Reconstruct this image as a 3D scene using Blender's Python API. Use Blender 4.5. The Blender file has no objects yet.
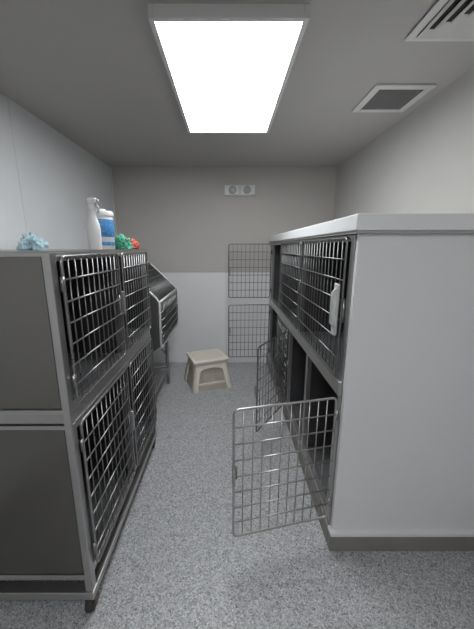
import bpy, bmesh, math, random
from mathutils import Vector, Matrix, noise
random.seed(4)
S=bpy.context.scene
COL=S.collection
try:
    S.view_settings.view_transform='Standard'
    S.view_settings.look='None'
except Exception: pass

# ---------------- materials ----------------
def mat(name,col,rough=.5,metal=0.,nscale=0,namt=0.,bump=0.,bscale=200,stretch=None,emit=0):
    m=bpy.data.materials.new(name); m.use_nodes=True
    nt=m.node_tree; b=nt.nodes['Principled BSDF']
    b.inputs['Base Color'].default_value=(*col,1)
    b.inputs['Roughness'].default_value=rough
    b.inputs['Metallic'].default_value=metal
    if emit:
        b.inputs['Emission Color'].default_value=(.95,.98,1,1)
        b.inputs['Emission Strength'].default_value=emit
    tc=nt.nodes.new('ShaderNodeTexCoord')
    mp=nt.nodes.new('ShaderNodeMapping'); nt.links.new(tc.outputs['Object'],mp.inputs[0])
    if stretch: mp.inputs['Scale'].default_value=stretch
    if namt:
        n=nt.nodes.new('ShaderNodeTexNoise'); n.inputs['Scale'].default_value=nscale; n.inputs['Detail'].default_value=5
        nt.links.new(mp.outputs[0],n.inputs['Vector'])
        r=nt.nodes.new('ShaderNodeValToRGB')
        r.color_ramp.elements[0].position=.3; r.color_ramp.elements[1].position=.7
        r.color_ramp.elements[0].color=(*[c*(1-namt) for c in col],1)
        r.color_ramp.elements[1].color=(*[min(1,c*(1+namt)) for c in col],1)
        nt.links.new(n.outputs['Fac'],r.inputs[0]); nt.links.new(r.outputs[0],b.inputs['Base Color'])
        if metal>.5:
            mr=nt.nodes.new('ShaderNodeMapRange'); mr.inputs['To Min'].default_value=max(.05,rough-.04); mr.inputs['To Max'].default_value=rough+.06
            nt.links.new(n.outputs['Fac'],mr.inputs[0]); nt.links.new(mr.outputs[0],b.inputs['Roughness'])
    if bump:
        n2=nt.nodes.new('ShaderNodeTexNoise'); n2.inputs['Scale'].default_value=bscale
        nt.links.new(mp.outputs[0],n2.inputs['Vector'])
        bp=nt.nodes.new('ShaderNodeBump'); bp.inputs['Strength'].default_value=bump; bp.inputs['Distance'].default_value=.002
        nt.links.new(n2.outputs['Fac'],bp.inputs['Height']); nt.links.new(bp.outputs[0],b.inputs['Normal'])
    return m

M_ceil=mat('ceiling_paint',(.47,.455,.435),.9,nscale=2,namt=.02,bump=.15,bscale=150)
M_wall=mat('beige_wall_paint',(.60,.57,.54),.85,nscale=3,namt=.02,bump=.15,bscale=200)
M_wallR=mat('right_wall_paint',(.55,.535,.51),.85,nscale=3,namt=.02,bump=.15,bscale=200)
M_frp=mat('white_frp_panel',(.77,.785,.80),.4,nscale=3,namt=.02,bump=.2,bscale=120)
M_wains=mat('white_wainscot',(.90,.90,.91),.4,nscale=3,namt=.015,bump=.2,bscale=120)
M_seam=mat('panel_seam',(.50,.51,.52),.5)
M_lam=mat('white_laminate',(.74,.74,.75),.45,nscale=2,namt=.015)
M_top=mat('laminate_top',(.80,.80,.81),.4,nscale=3,namt=.015)
M_base=mat('vinyl_base',(.22,.21,.195),.5,nscale=6,namt=.1)
M_steel=mat('brushed_steel',(.46,.45,.435),.32,.9,nscale=2,namt=.04)
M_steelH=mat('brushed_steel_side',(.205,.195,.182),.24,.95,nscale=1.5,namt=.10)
M_frame=mat('steel_frame',(.46,.45,.445),.32,.85,nscale=8,namt=.08)
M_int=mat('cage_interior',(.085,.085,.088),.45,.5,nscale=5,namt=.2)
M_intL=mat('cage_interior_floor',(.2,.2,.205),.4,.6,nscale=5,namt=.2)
M_tub=mat('tub_steel',(.30,.30,.30),.35,.85,nscale=3,namt=.08)
M_rod=mat('steel_rod',(.50,.49,.47),.3,.9,nscale=20,namt=.1)
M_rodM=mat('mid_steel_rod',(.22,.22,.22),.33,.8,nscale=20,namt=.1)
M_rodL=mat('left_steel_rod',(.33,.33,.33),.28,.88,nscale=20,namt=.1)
M_latch=mat('latch_grey',(.60,.61,.60),.45,.2,nscale=10,namt=.05)
M_black=mat('black_rubber',(.03,.03,.03),.6,nscale=30,namt=.2)
M_ecast=mat('rust_cast',(.24,.15,.10),.6,.4,nscale=40,namt=.4)
M_stool=mat('beige_plastic',(.80,.73,.64),.5,nscale=15,namt=.03)
M_stoolD=mat('stool_grip',(.70,.64,.56),.8,nscale=80,namt=.06)
M_wht=mat('white_plastic',(.82,.82,.81),.4,nscale=10,namt=.02)
M_blue=mat('blue_label',(.08,.28,.60),.4,nscale=70,namt=.4)
M_vent=mat('vent_white',(.68,.67,.65),.5,nscale=10,namt=.03)
M_ventD=mat('vent_dark',(.06,.06,.06),.8,nscale=10,namt=.1)
M_fix=mat('fixture_white',(.72,.72,.71),.4,nscale=10,namt=.02)
M_lens=mat('light_diffuser',(.9,.9,.9),.5,emit=12.2)
M_lampgl=mat('lamp_glass',(.45,.45,.44),.15,nscale=30,namt=.05)
M_teal=mat('cloth_blue',(.45,.62,.68),.9,nscale=30,namt=.35)
M_red=mat('cloth_red',(.55,.12,.08),.9,nscale=30,namt=.3)
M_green=mat('cloth_green',(.10,.38,.25),.9,nscale=30,namt=.3)
M_trimg=mat('grey_trim',(.38,.38,.38),.5,nscale=10,namt=.05)

def floor_mat():
    m=bpy.data.materials.new('epoxy_chip_floor'); m.use_nodes=True
    nt=m.node_tree; b=nt.nodes['Principled BSDF']; b.inputs['Roughness'].default_value=.42
    tc=nt.nodes.new('ShaderNodeTexCoord')
    def vor(scale):
        v=nt.nodes.new('ShaderNodeTexVoronoi'); v.inputs['Scale'].default_value=scale
        nt.links.new(tc.outputs['Object'],v.inputs['Vector'])
        s=nt.nodes.new('ShaderNodeSeparateColor'); nt.links.new(v.outputs['Color'],s.inputs[0]); return s
    a=vor(250); c=vor(130)
    r=nt.nodes.new('ShaderNodeValToRGB'); r.color_ramp.interpolation='CONSTANT'
    e=r.color_ramp.elements; e[0].position=0; e[0].color=(.11,.11,.115,1); e[1].position=.16; e[1].color=(.29,.29,.30,1)
    for p,col in ((.36,(.39,.39,.405)),(.68,(.49,.49,.505)),(.86,(.68,.68,.69))):
        x=e.new(p); x.color=(*col,1)
    nt.links.new(a.outputs[0],r.inputs[0])
    r2=nt.nodes.new('ShaderNodeValToRGB'); r2.color_ramp.interpolation='CONSTANT'
    e=r2.color_ramp.elements; e[0].position=0; e[0].color=(.17,.17,.175,1); e[1].position=.25; e[1].color=(.42,.42,.43,1)
    x=e.new(.75); x.color=(.62,.62,.63,1)
    nt.links.new(c.outputs[0],r2.inputs[0])
    mx=nt.nodes.new('ShaderNodeMix'); mx.data_type='RGBA'; mx.inputs[0].default_value=.38
    nt.links.new(r.outputs[0],mx.inputs[6]); nt.links.new(r2.outputs[0],mx.inputs[7])
    nt.links.new(mx.outputs[2],b.inputs['Base Color'])
    bp=nt.nodes.new('ShaderNodeBump'); bp.inputs['Strength'].default_value=.15; bp.inputs['Distance'].default_value=.001
    nt.links.new(a.outputs[1],bp.inputs['Height']); nt.links.new(bp.outputs[0],b.inputs['Normal'])
    return m
M_floor=floor_mat()

# ---------------- helpers ----------------
def empty(name,loc=(0,0,0)):
    o=bpy.data.objects.new(name,None); o.location=loc; COL.objects.link(o); o.empty_display_size=.1
    return o
def finish(bm,name,m,parent=None,smooth=False,bevel=0,seg=2):
    bmesh.ops.recalc_face_normals(bm,faces=bm.faces)
    me=bpy.data.meshes.new(name); bm.to_mesh(me); bm.free()
    o=bpy.data.objects.new(name,me); COL.objects.link(o)
    for mm in (m if isinstance(m,(list,tuple)) else [m]): me.materials.append(mm)
    if smooth:
        for p in me.polygons: p.use_smooth=True
    if bevel:
        b=o.modifiers.new('bevel','BEVEL'); b.width=bevel; b.segments=seg; b.limit_method='ANGLE'
    if parent is not None:
        o.parent=parent; o.matrix_parent_inverse=Matrix.Translation(-Vector(parent.location))
    return o
def addbox(bm,lo,hi):
    v=[bm.verts.new((x,y,z)) for x in (lo[0],hi[0]) for y in (lo[1],hi[1]) for z in (lo[2],hi[2])]
    for f in ((0,1,3,2),(4,6,7,5),(0,4,5,1),(2,3,7,6),(0,2,6,4),(1,5,7,3)):
        bm.faces.new([v[i] for i in f])
def boxes(name,lst,m,parent=None,bevel=0):
    bm=bmesh.new()
    for lo,hi in lst: addbox(bm,lo,hi)
    return finish(bm,name,m,parent,bevel=bevel)
def box(name,lo,hi,m,parent=None,bevel=0): return boxes(name,[(lo,hi)],m,parent,bevel)
def tube(bm,pts,r,closed=False,n=8):
    pts=[Vector(p) for p in pts]; L=len(pts); rings=[]
    ref=None
    for i,p in enumerate(pts):
        if closed: d=(pts[(i+1)%L]-pts[i-1]).normalized()
        else:
            d=(pts[min(i+1,L-1)]-pts[max(i-1,0)]).normalized()
        if ref is None:
            ref=d.orthogonal().normalized()
        a=(ref-d*ref.dot(d))
        if a.length<1e-4: a=d.orthogonal()
        a.normalize(); b=d.cross(a); ref=a
        rr=r[i] if isinstance(r,(list,tuple)) else r
        rings.append([bm.verts.new(p+rr*(a*math.cos(2*math.pi*k/n)+b*math.sin(2*math.pi*k/n))) for k in range(n)])
    cnt=L if closed else L-1
    for i in range(cnt):
        A=rings[i]; B=rings[(i+1)%L]
        off=0
        if closed and i==L-1:
            off=min(range(n),key=lambda o:(A[0].co-B[o].co).length)
        for k in range(n):
            bm.faces.new((A[k],A[(k+1)%n],B[(k+1+off)%n],B[(k+off)%n]))
    if not closed:
        bm.faces.new(rings[0]); bm.faces.new(rings[-1])
def lathe(bm,prof,c,n=32):
    rings=[]
    for r,z in prof:
        rings.append([bm.verts.new((c[0]+r*math.cos(2*math.pi*k/n),c[1]+r*math.sin(2*math.pi*k/n),c[2]+z)) for k in range(n)])
    for A,B in zip(rings,rings[1:]):
        for k in range(n): bm.faces.new((A[k],A[(k+1)%n],B[(k+1)%n],B[k]))
    bm.faces.new(rings[0]); bm.faces.new(rings[-1])

def cage_door(parent,name,hinge,u,w,z0,z1,nv,nh,mrod,R=.0058,rv=.0028,rh=.0036,latch=True,latchmat=None,side=None):
    h=Vector((hinge[0],hinge[1],0)); u=Vector((u[0],u[1],0)).normalized(); nrm=Vector((-u.y,u.x,0))
    if side: nrm=nrm*side
    P=lambda a,z,o=0: h+u*a+Vector((0,0,z))+nrm*o
    bm=bmesh.new(); c=.022; pts=[]
    for (ca,cz,a0) in ((w-c,z0+c,-90),(w-c,z1-c,0),(c,z1-c,90),(c,z0+c,180)):
        for k in range(5):
            t=math.radians(a0+k*22.5); pts.append(P(ca+c*math.cos(t),cz+c*math.sin(t)))
    tube(bm,pts,R,closed=True,n=8)
    for i in range(1,nv+1):
        a=w*i/(nv+1); tube(bm,[P(a,z0,rv),P(a,z1,rv)],rv,n=6)
    for i in range(1,nh+1):
        z=z0+(z1-z0)*i/(nh+1); tube(bm,[P(0,z,-rh),P(w,z,-rh)],rh,n=6)
    for z in (z0+.09,z1-.09):
        tube(bm,[P(-.006,z-.025),P(-.006,z+.025)],.008,n=8)
    o=finish(bm,name,mrod,parent,smooth=True)
    if latch:
        zc=(z0+z1)/2; bm=bmesh.new()
        tube(bm,[P(w-.002,zc-.055,.008),P(w-.002,zc+.055,.008)],.008,n=8)
        tube(bm,[P(w-.002,zc+.045,.01),P(w-.02,zc+.02,.028),P(w-.02,zc-.04,.028)],.005,n=8)
        finish(bm,name+'_latch',latchmat or M_frame,parent,smooth=True)
    return o

# ---------------- room shell ----------------
XL,XR,YB,YF,H=-1.385,1.285,3.80,-2.2,2.44
box('floor',(XL-.1,YF-.1,-.1),(XR+.1,YB+.1,0),M_floor)
box('ceiling',(XL-.1,YF-.1,H),(XR+.1,YB+.1,H+.1),M_ceil)
box('wall_left',(XL-.1,YF,0),(XL,YB,H),M_frp)
box('wall_right',(XR,YF,0),(XR+.1,YB,H),M_wallR)
box('wall_back',(XL-.1,YB,0),(XR+.1,YB+.1,H),M_wall)
box('wall_front',(XL-.1,YF-.1,0),(XR+.1,YF,H),M_wall)
box('wainscot_panel',(XL+.002,YB-.006,.0),(XR-.002,YB-.0005,1.215),M_wains)
box('trim_1',(XL+.002,YB-.010,1.212),(XR-.002,YB-.0005,1.224),M_seam,bevel=.002)
boxes('trim_2',[((XL+.0005,y-.010,0.002),(XL+.004,y+.010,H-.003)) for y in (.91,2.13,3.35)],M_frp,bevel=.0015)
box('trim_3',(XL+.0005,YB-.016,1.226),(XL+.016,YB-.0005,H-.003),M_frp,bevel=.003)

# ---------------- ceiling light panels ----------------
def light_panel(name,x0,x1,y0,y1,lens):
    p=empty(name,((x0+x1)/2,(y0+y1)/2,H))
    f=.022; zb=H-.050
    boxes('frame',[((x0,y0,zb),(x0+f,y1,H-.0005)),((x1-f,y0,zb),(x1,y1,H-.0005)),((x0+f,y0,zb),(x1-f,y0+f,H-.0005)),((x0+f,y1-f,zb),(x1-f,y1,H-.0005))],M_fix,p,bevel=.003)
    box('diffuser',(x0+f,y0+f,H-.047),(x1-f,y1-f,H-.040),lens,p)
light_panel('ceiling_light_panel',-.312,.318,1.385,2.59,M_lens)
light_panel('ceiling_light_panel',-.312,.318,-1.35,-.145,M_lens)

# ---------------- ceiling vents ----------------
def small_vent():
    x0,x1,y0,y1=.852,1.205,1.965,2.315
    p=empty('ceiling_vent',((x0+x1)/2,(y0+y1)/2,H)); f=.045; zb=H-.012; t=H-.0005
    boxes('flange',[((x0,y0,zb),(x0+f,y1,t)),((x1-f,y0,zb),(x1,y1,t)),((x0+f,y0,zb),(x1-f,y0+f,t)),((x0+f,y1-f,zb),(x1-f,y1,t))],M_vent,p,bevel=.004)
    box('core_back',(x0+f,y0+f,H-.003),(x1-f,y1-f,t),M_ventD,p)
    bm=bmesh.new(); n=15
    for i in range(n+1):
        a=x0+f+(x1-x0-2*f)*i/n; addbox(bm,(a-.0018,y0+f,zb+.001),(a+.0018,y1-f,H-.003))
        b=y0+f+(y1-y0-2*f)*i/n; addbox(bm,(x0+f,b-.0018,zb+.001),(x1-f,b+.0018,H-.003))
    finish(bm,'egg_crate_grille',mat('grille_grey',(.30,.30,.29),.6,nscale=10,namt=.05),p)
small_vent()
def diffuser():
    x0,x1,y0,y1=.795,1.275,1.105,1.585
    cx,cy=(x0+x1)/2,(y0+y1)/2
    p=empty('air_supply_diffuser',(cx,cy,H)); t=H-.0005
    box('core_back',(x0+.02,y0+.02,H-.004),(x1-.02,y1-.02,t),M_ventD,p)
    bm=bmesh.new()
    def ring(r0,z0,r1,z1):
        th=.003
        A=[(cx+sx*r0,cy+sy*r0) for sx,sy in ((-1,-1),(1,-1),(1,1),(-1,1))]
        B=[(cx+sx*r1,cy+sy*r1) for sx,sy in ((-1,-1),(1,-1),(1,1),(-1,1))]
        for off in (0,th):
            va=[bm.verts.new((a[0],a[1],z0+off)) for a in A]; vb=[bm.verts.new((b[0],b[1],z1+off)) for b in B]
            for k in range(4): bm.faces.new((va[k],va[(k+1)%4],vb[(k+1)%4],vb[k]))
    R=(x1-x0)/2
    ring(R,H-.012,R-.035,H-.014)
    r=R-.035
    while r>.05:
        ring(r,H-.022,r-.032,H-.006); r-=.042
    ring(.04,H-.022,.001,H-.022)
    finish(bm,'louver_rings',M_vent,p)
diffuser()

# ---------------- emergency light on back wall ----------------
p=empty('emergency_light',(.135,YB,2.17))
box('housing',(-.045,YB-.045,2.120),(.325,YB-.0005,2.238),M_wht,p,bevel=.012)
for i,x in enumerate((.055,.225)):
    bm=bmesh.new(); lathe(bm,[(.02,-.02),(.040,-.018),(.044,0),(.044,.012),(.038,.018),(.01,.02)],(0,0,0),24)
    bmesh.ops.rotate(bm,verts=bm.verts,cent=(0,0,0),matrix=Matrix.Rotation(math.radians(90),3,'X'))
    bmesh.ops.translate(bm,verts=bm.verts,vec=(x,YB-.063,2.178))
    finish(bm,'lamp_head_%d'%(i+1),M_lampgl,p,smooth=True)
box('test_panel',(.120,YB-.050,2.14),(.160,YB-.045,2.22),M_latch,p,bevel=.002)

# ---------------- right: counter enclosure ----------------
FX=.522
p=empty('laminate_counter_enclosure',(1.0,1.23,0))
box('end_panel',(FX+.005,1.235,.105),(XR-.003,1.262,1.575),M_lam,p,bevel=.002)
box('edge_trim',(FX-.016,1.212,1.574),(XR-.003,YB-.012,1.584),M_trimg,p,bevel=.001)
box('countertop',(FX-.022,1.205,1.5845),(XR-.003,YB-.012,1.648),M_top,p,bevel=.005)
box('base_end',(FX-.004,1.222,.0005),(XR-.003,1.262,.102),M_base,p,bevel=.004)
box('base_cap',(FX-.008,1.212,.102),(XR-.003,1.262,.122),M_lam,p,bevel=.003)
box('base_front',(FX-.004,1.263,.0005),(FX+.03,YB-.012,.102),M_base,p,bevel=.004)
box('filler_far',(FX+.005,3.625,.125),(FX+.03,YB-.012,1.573),M_lam,p)

# ---------------- right cage bank ----------------
p=empty('stainless_cage_bank',(.9,2.4,.12))
Y0,Y1=1.266,3.622; X1=1.20
zb,zm0,zm1,zt=.125,.845,.915,1.572
uy=[1.285,2.115,2.965,3.60]; ly=[1.285,1.86,2.44,3.02,3.60]
fx0,fx1=FX,FX+.03
L=[((fx0,Y0,zb),(fx1,1.300,zt)),((fx0,3.592,zb),(fx1,Y1,zt)),
   ((fx0,1.300,zb),(fx1,3.592,zb+.03)),((fx0,1.300,zt-.028),(fx1,3.592,zt))]
for y in uy[1:-1]: L.append(((fx0,y-.018,zm1),(fx1,y+.018,zt-.028)))
for y in ly[1:-1]: L.append(((fx0,y-.018,zb+.03),(fx1,y+.018,zm0)))
boxes('face_frame',L,M_frame,p,bevel=.002)
box('mid_rail',(FX-.012,1.268,zm0),(fx1,3.62,zm1),M_frame,p,bevel=.003)
L=[((X1,Y0,zb),(X1+.01,Y1,zt)),((fx1,Y0,zb),(X1,Y0+.008,zt)),((fx1,Y1-.008,zb),(X1,Y1,zt)),
   ((fx1,Y0+.01,zt-.01),(X1,Y1-.01,zt))]
for y in uy[1:-1]: L.append(((fx1,y-.006,zm1),(X1,y+.006,zt-.012)))
for y in ly[1:-1]: L.append(((fx1,y-.006,zb+.02),(X1,y+.006,zm0)))
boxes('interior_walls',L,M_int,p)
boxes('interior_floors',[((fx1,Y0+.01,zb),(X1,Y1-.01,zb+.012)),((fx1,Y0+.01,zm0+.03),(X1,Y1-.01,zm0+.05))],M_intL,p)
xo=FX-.010
uz0,uz1=.925,1.558; lz0,lz1=.165,.835
cage_door(p,'upper_door_1',(xo,2.09),(0,-1),.775,uz0,uz1,13,6,M_rodM)
cage_door(p,'upper_door_2',(xo,2.94),(0,-1),.80,uz0,uz1,13,6,M_rodM)
cage_door(p,'upper_door_3',(xo-.003,3.59),(-1,-.03),.50,uz0,uz1,9,6,M_rodM,side=-1)
cage_door(p,'lower_door_1',(xo-.004,1.272),(-.97,-.22),.495,lz0,lz1,10,7,M_rod,side=-1)
cage_door(p,'lower_door_2',(xo-.004,2.43),(-.56,-.83),.53,lz0,lz1,10,7,M_rodM,side=-1)
cage_door(p,'lower_door_3',(xo,3.0),(0,-1),.545,lz0,lz1,10,7,M_rodM)
cage_door(p,'lower_door_4',(xo-.003,3.59),(-1,-.05),.50,lz0,lz1,9,6,M_rodM,side=-1)
box('latch_plate',(xo-.022,1.325,1.12),(xo-.008,1.375,1.36),M_latch,p,bevel=.006)
bm=bmesh.new(); tube(bm,[(xo-.02,1.34,1.34),(xo-.038,1.34,1.32),(xo-.038,1.34,1.18),(xo-.02,1.34,1.16)],.006,n=8)
finish(bm,'latch_handle',M_latch,p,smooth=True)

# ---------------- left cage bank ----------------
p=empty('stainless_cage_bank',(-.9,1.5,0))
LX=-.556; BX=-1.30; A,B=.95,2.065
zt=1.505
def ring_frame(L,x0,x1,y0,y1,z0,z1,w):
    L.append(((x0,y0,z0),(x1,y0+w,z1))); L.append(((x0,y1-w,z0),(x1,y1,z1)))
    L.append(((x0,y0+w,z0),(x1,y1-w,z0+w))); L.append(((x0,y0+w,z1-w),(x1,y1-w,z1)))
mods=[(.205,.900),(.945,zt)]
ym=1.525
L=[];LI=[];LF=[]
for z0,z1 in mods:
    ring_frame(L,LX-.03,LX,A,B,z0,z1,.03)
    L.append(((LX-.03,ym-.015,z0+.03),(LX,ym+.015,z1-.03)))
    LI+= [((BX,A+.012,z0+.001),(BX+.01,B-.012,z1-.001)),((BX+.01,ym-.005,z0+.02),(LX-.03,ym+.005,z1-.02)),
          ((BX+.01,A+.012,z1-.012),(LX-.031,B-.012,z1-.004)),
          ((BX+.01,A+.009,z0+.02),(LX-.031,A+.013,z1-.02)),((BX+.01,B-.013,z0+.02),(LX-.031,B-.009,z1-.02))]
    LF.append(((BX+.01,A+.014,z0+.004),(LX-.031,B-.014,z0+.014)))
boxes('face_frames',L,M_frame,p,bevel=.002)
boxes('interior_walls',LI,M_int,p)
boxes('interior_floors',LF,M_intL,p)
L=[]
for z0,z1 in mods:
    L+= [((BX,A,z0+.001),(LX-.031,A+.008,z1-.001)),((BX,B-.008,z0+.001),(LX-.031,B,z1-.001))]
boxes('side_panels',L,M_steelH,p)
L=[]
for z0,z1 in mods:
    L+= [((BX,A-.010,z0),(LX-.001,A-.0005,z0+.018)),((BX,A-.008,z1-.014),(LX-.001,A-.0005,z1))]
L.append(((LX-.022,A-.012,.205),(LX+.004,A-.0005,zt)))
boxes('side_flanges',L,M_frame,p,bevel=.002)
box('top_panel',(BX,A+.001,zt-.003),(LX-.001,B-.001,zt+.003),M_steel,p)
boxes('spacer_rails',[((BX,A+.004,.901),(LX-.004,B-.004,.944))],M_steel,p,bevel=.002)
boxes('base_frame',[((BX,A-.01,.10),(LX+.004,A+.035,.135)),((BX,B-.035,.10),(LX+.004,B,.135)),((LX-.035,A+.036,.10),(LX+.004,B-.036,.135)),((BX,A+.036,.10),(BX+.035,B-.036,.135))]
  ,M_steel,p,bevel=.003)
boxes('base_risers',[((x,y,.135),(x+.03,y+.03,.205)) for x in (BX,LX-.031) for y in (A,B-.031)],M_frame,p)
for i,(x,y) in enumerate(((LX-.03,A+.03),(LX-.03,B-.03),(BX+.04,A+.03),(BX+.04,B-.03))):
    bm=bmesh.new(); prof=[(.012,-.014),(.034,-.014),(.038,-.009),(.038,.009),(.034,.014),(.012,.014)]
    lathe(bm,prof,(0,0,0),24)
    bmesh.ops.rotate(bm,verts=bm.verts,cent=(0,0,0),matrix=Matrix.Rotation(math.radians(90),3,'Y'))
    bmesh.ops.translate(bm,verts=bm.verts,vec=(x,y,.0385))
    finish(bm,'caster_wheel_%d'%(i+1),M_black,p,smooth=True)
    boxes('caster_fork_%d'%(i+1),[((x-.022,y-.014,.028),(x-.018,y+.014,.09)),((x+.018,y-.014,.028),(x+.022,y+.014,.09)),((x-.024,y-.026,.084),(x+.024,y+.026,.099))],M_ecast,p,bevel=.002)
xo=LX+.009
for r,(z0,z1) in enumerate(((.225,.885),(.965,1.49))):
    nh=7 if r==0 else 6
    cage_door(p,'near_door_%d'%(r+1),(xo,A+.04),(0,1),.515,z0,z1,10,nh,M_rodL,side=1)
    cage_door(p,'far_door_%d'%(r+1),(xo,B-.03),(0,-1),.48,z0,z1,10,nh,M_rodL,side=-1)
for r,zc in enumerate((.56,1.24)):
    box('latch_plate_%d'%(r+1),(xo-.006,ym-.014,zc-.06),(xo+.012,ym+.012,zc+.06),M_frame,p,bevel=.004)

# ---------------- far left unit: stainless wet cage with sloped wire front ----------------
p=empty('stainless_tub_cage',(-.9,2.8,0))
ty0,ty1=2.38,3.20
prof=[(-1.34,1.36),(-.83,1.36),(-.585,1.12),(-.56,1.08),(-.56,.70),(-.70,.60),(-1.34,.60)]
bm=bmesh.new()
for y0,y1 in ((ty0,ty0+.012),(ty1-.012,ty1)):
    a=[bm.verts.new((x,y0,z)) for x,z in prof]; b=[bm.verts.new((x,y1,z)) for x,z in prof]
    bm.faces.new(a); bm.faces.new(b)
    for k in range(len(prof)): bm.faces.new((a[k],a[(k+1)%len(prof)],b[(k+1)%len(prof)],b[k]))
finish(bm,'end_panels',M_tub,p)
boxes('basin',[((-1.34,ty0+.013,.60),(-.70,ty1-.013,.612)),((-1.35,ty0,.60),(-1.341,ty1,1.40)),((-1.34,ty0+.013,1.35),(-.83,ty1-.013,1.36))],M_tub,p)
bm=bmesh.new()
v=[bm.verts.new(c) for c in ((-.70,ty0+.013,.600),(-.70,ty1-.013,.600),(-.56,ty1-.013,.700),(-.56,ty0+.013,.700),(-.70,ty0+.013,.612),(-.70,ty1-.013,.612),(-.572,ty1-.013,.705),(-.572,ty0+.013,.705))]
for f in ((0,1,2,3),(4,5,6,7),(0,1,5,4),(1,2,6,5),(2,3,7,6),(3,0,4,7)): bm.faces.new([v[i] for i in f])
finish(bm,'basin_slope',M_steel,p)
bm=bmesh.new()
for y in (ty0+.004,ty1-.004):
    tube(bm,[(-1.33,y,1.36),(-.83,y,1.36),(-.585,y,1.12),(-.56,y,1.08),(-.56,y,.70),(-.70,y,.60)],.010)
for z,x in ((1.08,-.56),(.70,-.56),(1.36,-.83)): tube(bm,[(x,ty0,z),(x,ty1,z)],.011)
finish(bm,'tube_rim',M_latch,p,smooth=True)
cage_door(p,'front_gate',(-.553,ty0+.02),(0,1),.78,.715,1.065,13,4,M_rodL,side=1)
bm=bmesh.new()
for i in range(1,14):
    y=ty0+.02+.78*i/14; tube(bm,[(-.83,y,1.36),(-.585,y,1.12),(-.56,y,1.08)],.0028,n=6)
for f in (.25,.5,.75):
    tube(bm,[(-.83+.245*f,ty0,1.36-.24*f),(-.83+.245*f,ty1,1.36-.24*f)],.0036,n=6)
finish(bm,'sloped_bars',M_rodL,p,smooth=True)
bm=bmesh.new()
for y in (ty0+.05,ty1-.05):
    for x in (-.68,-1.28): tube(bm,[(x,y,.605),(x,y,.001)],.018,n=12)
    tube(bm,[(-.68,y,.2),(-1.28,y,.2)],.012)
    tube(bm,[(-.68,y,.35),(-.90,y,.60)],.010)
tube(bm,[(-.68,ty0+.05,.2),(-.68,ty1-.05,.2)],.012)
finish(bm,'legs',M_frame,p,smooth=True)

# ---------------- step stool ----------------
st=empty('step_stool',(-.235,3.17,0))
hw,hd,ht=.180,.150,.340; bw,bd=.232,.200
def sidepanel(c0,c1,t0,t1,nrm):
    c0,c1,t0,t1=map(Vector,(c0,c1,t0,t1))
    def P(u,v): return (c0.lerp(c1,u)).lerp(t0.lerp(t1,u),v)
    ar=[P(0,0),P(0,1),P(1,1),P(1,0),P(.86,0)]
    for k in range(0,9):
        t=math.pi*k/8; ar.append(P(.5+.33*math.cos(t),.66+.14*math.sin(t)))
    ar.append(P(.14,0))
    bm=bmesh.new(); n=Vector(nrm)*.018
    a=[bm.verts.new(q) for q in ar]; b=[bm.verts.new(q-n) for q in ar]
    bm.faces.new(a); bm.faces.new(b[::-1])
    for k in range(len(ar)): bm.faces.new((a[k],a[(k+1)%len(ar)],b[(k+1)%len(ar)],b[k]))
    bmesh.ops.triangulate(bm,faces=[f for f in bm.faces if len(f.verts)>4])
    return bm
C=[(-bw,-bd,0),(bw,-bd,0),(bw,bd,0),(-bw,bd,0)]; T=[(-hw,-hd,ht-.03),(hw,-hd,ht-.03),(hw,hd,ht-.03),(-hw,hd,ht-.03)]
N=[(0,-1,0),(1,0,0),(0,1,0),(-1,0,0)]
ang=math.radians(21)
def place(o):
    o.parent=st; o.matrix_parent_inverse=Matrix.Identity(4)
for k in range(4):
    bm=sidepanel(C[k],C[(k+1)%4],T[k],T[(k+1)%4],N[k])
    o=finish(bm,'leg_panel_%d'%(k+1),M_stool,None); place(o)
bm=bmesh.new(); addbox(bm,(-hw-.020,-hd-.020,ht-.036),(hw+.020,hd+.020,ht))
o=finish(bm,'seat_top',M_stool,None,bevel=.012,seg=3); place(o)
bm=bmesh.new(); addbox(bm,(-hw+.01,-hd+.01,ht),(hw-.01,hd-.01,ht+.003))
o=finish(bm,'grip_pad',M_stoolD,None,bevel=.001); place(o)
bm=bmesh.new()
addbox(bm,(-bw+.03,-bd+.028,.05),(bw-.03,-bd+.04,.085)); addbox(bm,(-bw+.03,bd-.04,.05),(bw-.03,bd-.028,.085))
o=finish(bm,'stretchers',M_stool,None,bevel=.003); place(o)
st.rotation_euler=(0,0,ang)

# ---------------- items on left cages ----------------
ZT=1.508
wx,wy=-.612,1.51
p=empty('wipes_canister',(wx,wy,ZT+.001))
c=(wx,wy,ZT+.001)
bm=bmesh.new(); lathe(bm,[(.048,0),(.052,.004),(.052,.15),(.050,.155)],c); finish(bm,'body',M_wht,p,smooth=True)
bm=bmesh.new(); lathe(bm,[(.0526,.060),(.0530,.061),(.0530,.140),(.0526,.141)],c); finish(bm,'label',M_blue,p,smooth=True)
bm=bmesh.new(); lathe(bm,[(.0526,.020),(.0530,.021),(.0530,.036),(.0526,.037)],c); finish(bm,'label_band',M_blue,p,smooth=True)
bm=bmesh.new(); lathe(bm,[(.054,.155),(.055,.158),(.055,.174),(.050,.180),(.022,.182),(.020,.190),(.004,.191)],c); finish(bm,'lid',M_wht,p,smooth=True)

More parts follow.
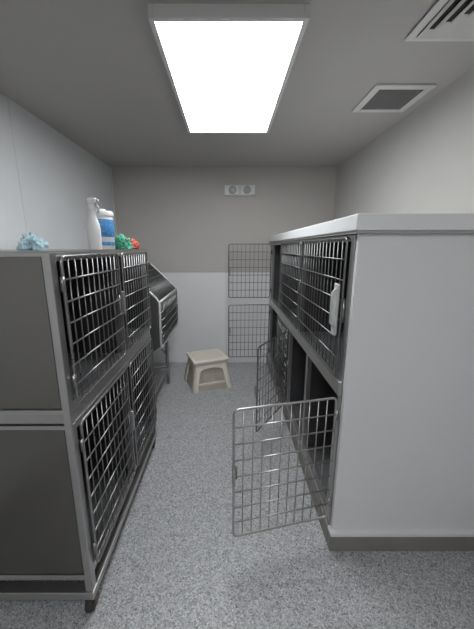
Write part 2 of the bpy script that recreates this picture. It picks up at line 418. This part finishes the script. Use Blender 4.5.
sx,sy=-.605,1.395
p=empty('spray_bottle',(sx,sy,ZT+.001)); c=(sx,sy,ZT+.001)
bm=bmesh.new(); lathe(bm,[(.026,0),(.029,.005),(.029,.09),(.026,.115),(.016,.145),(.0125,.16),(.0125,.185)],c); finish(bm,'bottle',M_wht,p,smooth=True)
bm=bmesh.new(); lathe(bm,[(.014,.170),(.015,.173),(.015,.196),(.011,.200)],c); finish(bm,'collar',M_wht,p,smooth=True)
box('trigger_head',(sx-.016,sy-.012,ZT+.200),(sx+.024,sy+.012,ZT+.225),M_wht,p,bevel=.006)
bm=bmesh.new(); tube(bm,[(sx+.016,sy,ZT+.203),(sx+.030,sy,ZT+.183),(sx+.026,sy,ZT+.158)],[.006,.005,.004]); tube(bm,[(sx+.022,sy,ZT+.213),(sx+.033,sy,ZT+.213)],.007)
finish(bm,'trigger',M_latch,p,smooth=True)

def cloth(name,loc,sc,m,seed):
    bm=bmesh.new(); bmesh.ops.create_icosphere(bm,subdivisions=5,radius=1)
    for v in bm.verts:
        q=v.co.copy(); d=noise.noise(q*1.6+Vector((seed,0,0)))*.45+abs(noise.noise(q*3.4+Vector((0,seed,0))))*-.55+noise.noise(q*8)*.1
        v.co=q*(1+d); v.co.z=max(v.co.z,-.35)
    zmin=min(v.co.z for v in bm.verts)
    for v in bm.verts: v.co=Vector((loc[0]+v.co.x*sc[0],loc[1]+v.co.y*sc[1],loc[2]+(v.co.z-zmin)*sc[2]))
    return finish(bm,name,m,None,smooth=True)
cloth('crumpled_cloth',(-.78,1.22,ZT+.001),(.045,.06,.045),M_teal,1.3)
cloth('crumpled_cloth',(-.60,1.72,ZT+.001),(.050,.05,.055),M_green,4.1)
cloth('crumpled_cloth',(-.60,1.86,ZT+.001),(.055,.055,.045),M_red,7.7)

# ---------------- world & camera ----------------
w=bpy.data.worlds.new('World'); S.world=w; w.use_nodes=True
w.node_tree.nodes['Background'].inputs[0].default_value=(.5,.5,.5,1); w.node_tree.nodes['Background'].inputs[1].default_value=.2
cd=bpy.data.cameras.new('camera'); cam=bpy.data.objects.new('camera',cd); COL.objects.link(cam)
cd.sensor_fit='VERTICAL'; cd.sensor_height=24; cd.lens=298/629*24; cd.shift_x=9/629; cd.clip_start=.02
cam.location=(0,0,1.52); cam.rotation_euler=(math.radians(90-12.7),0,0)
S.camera=cam
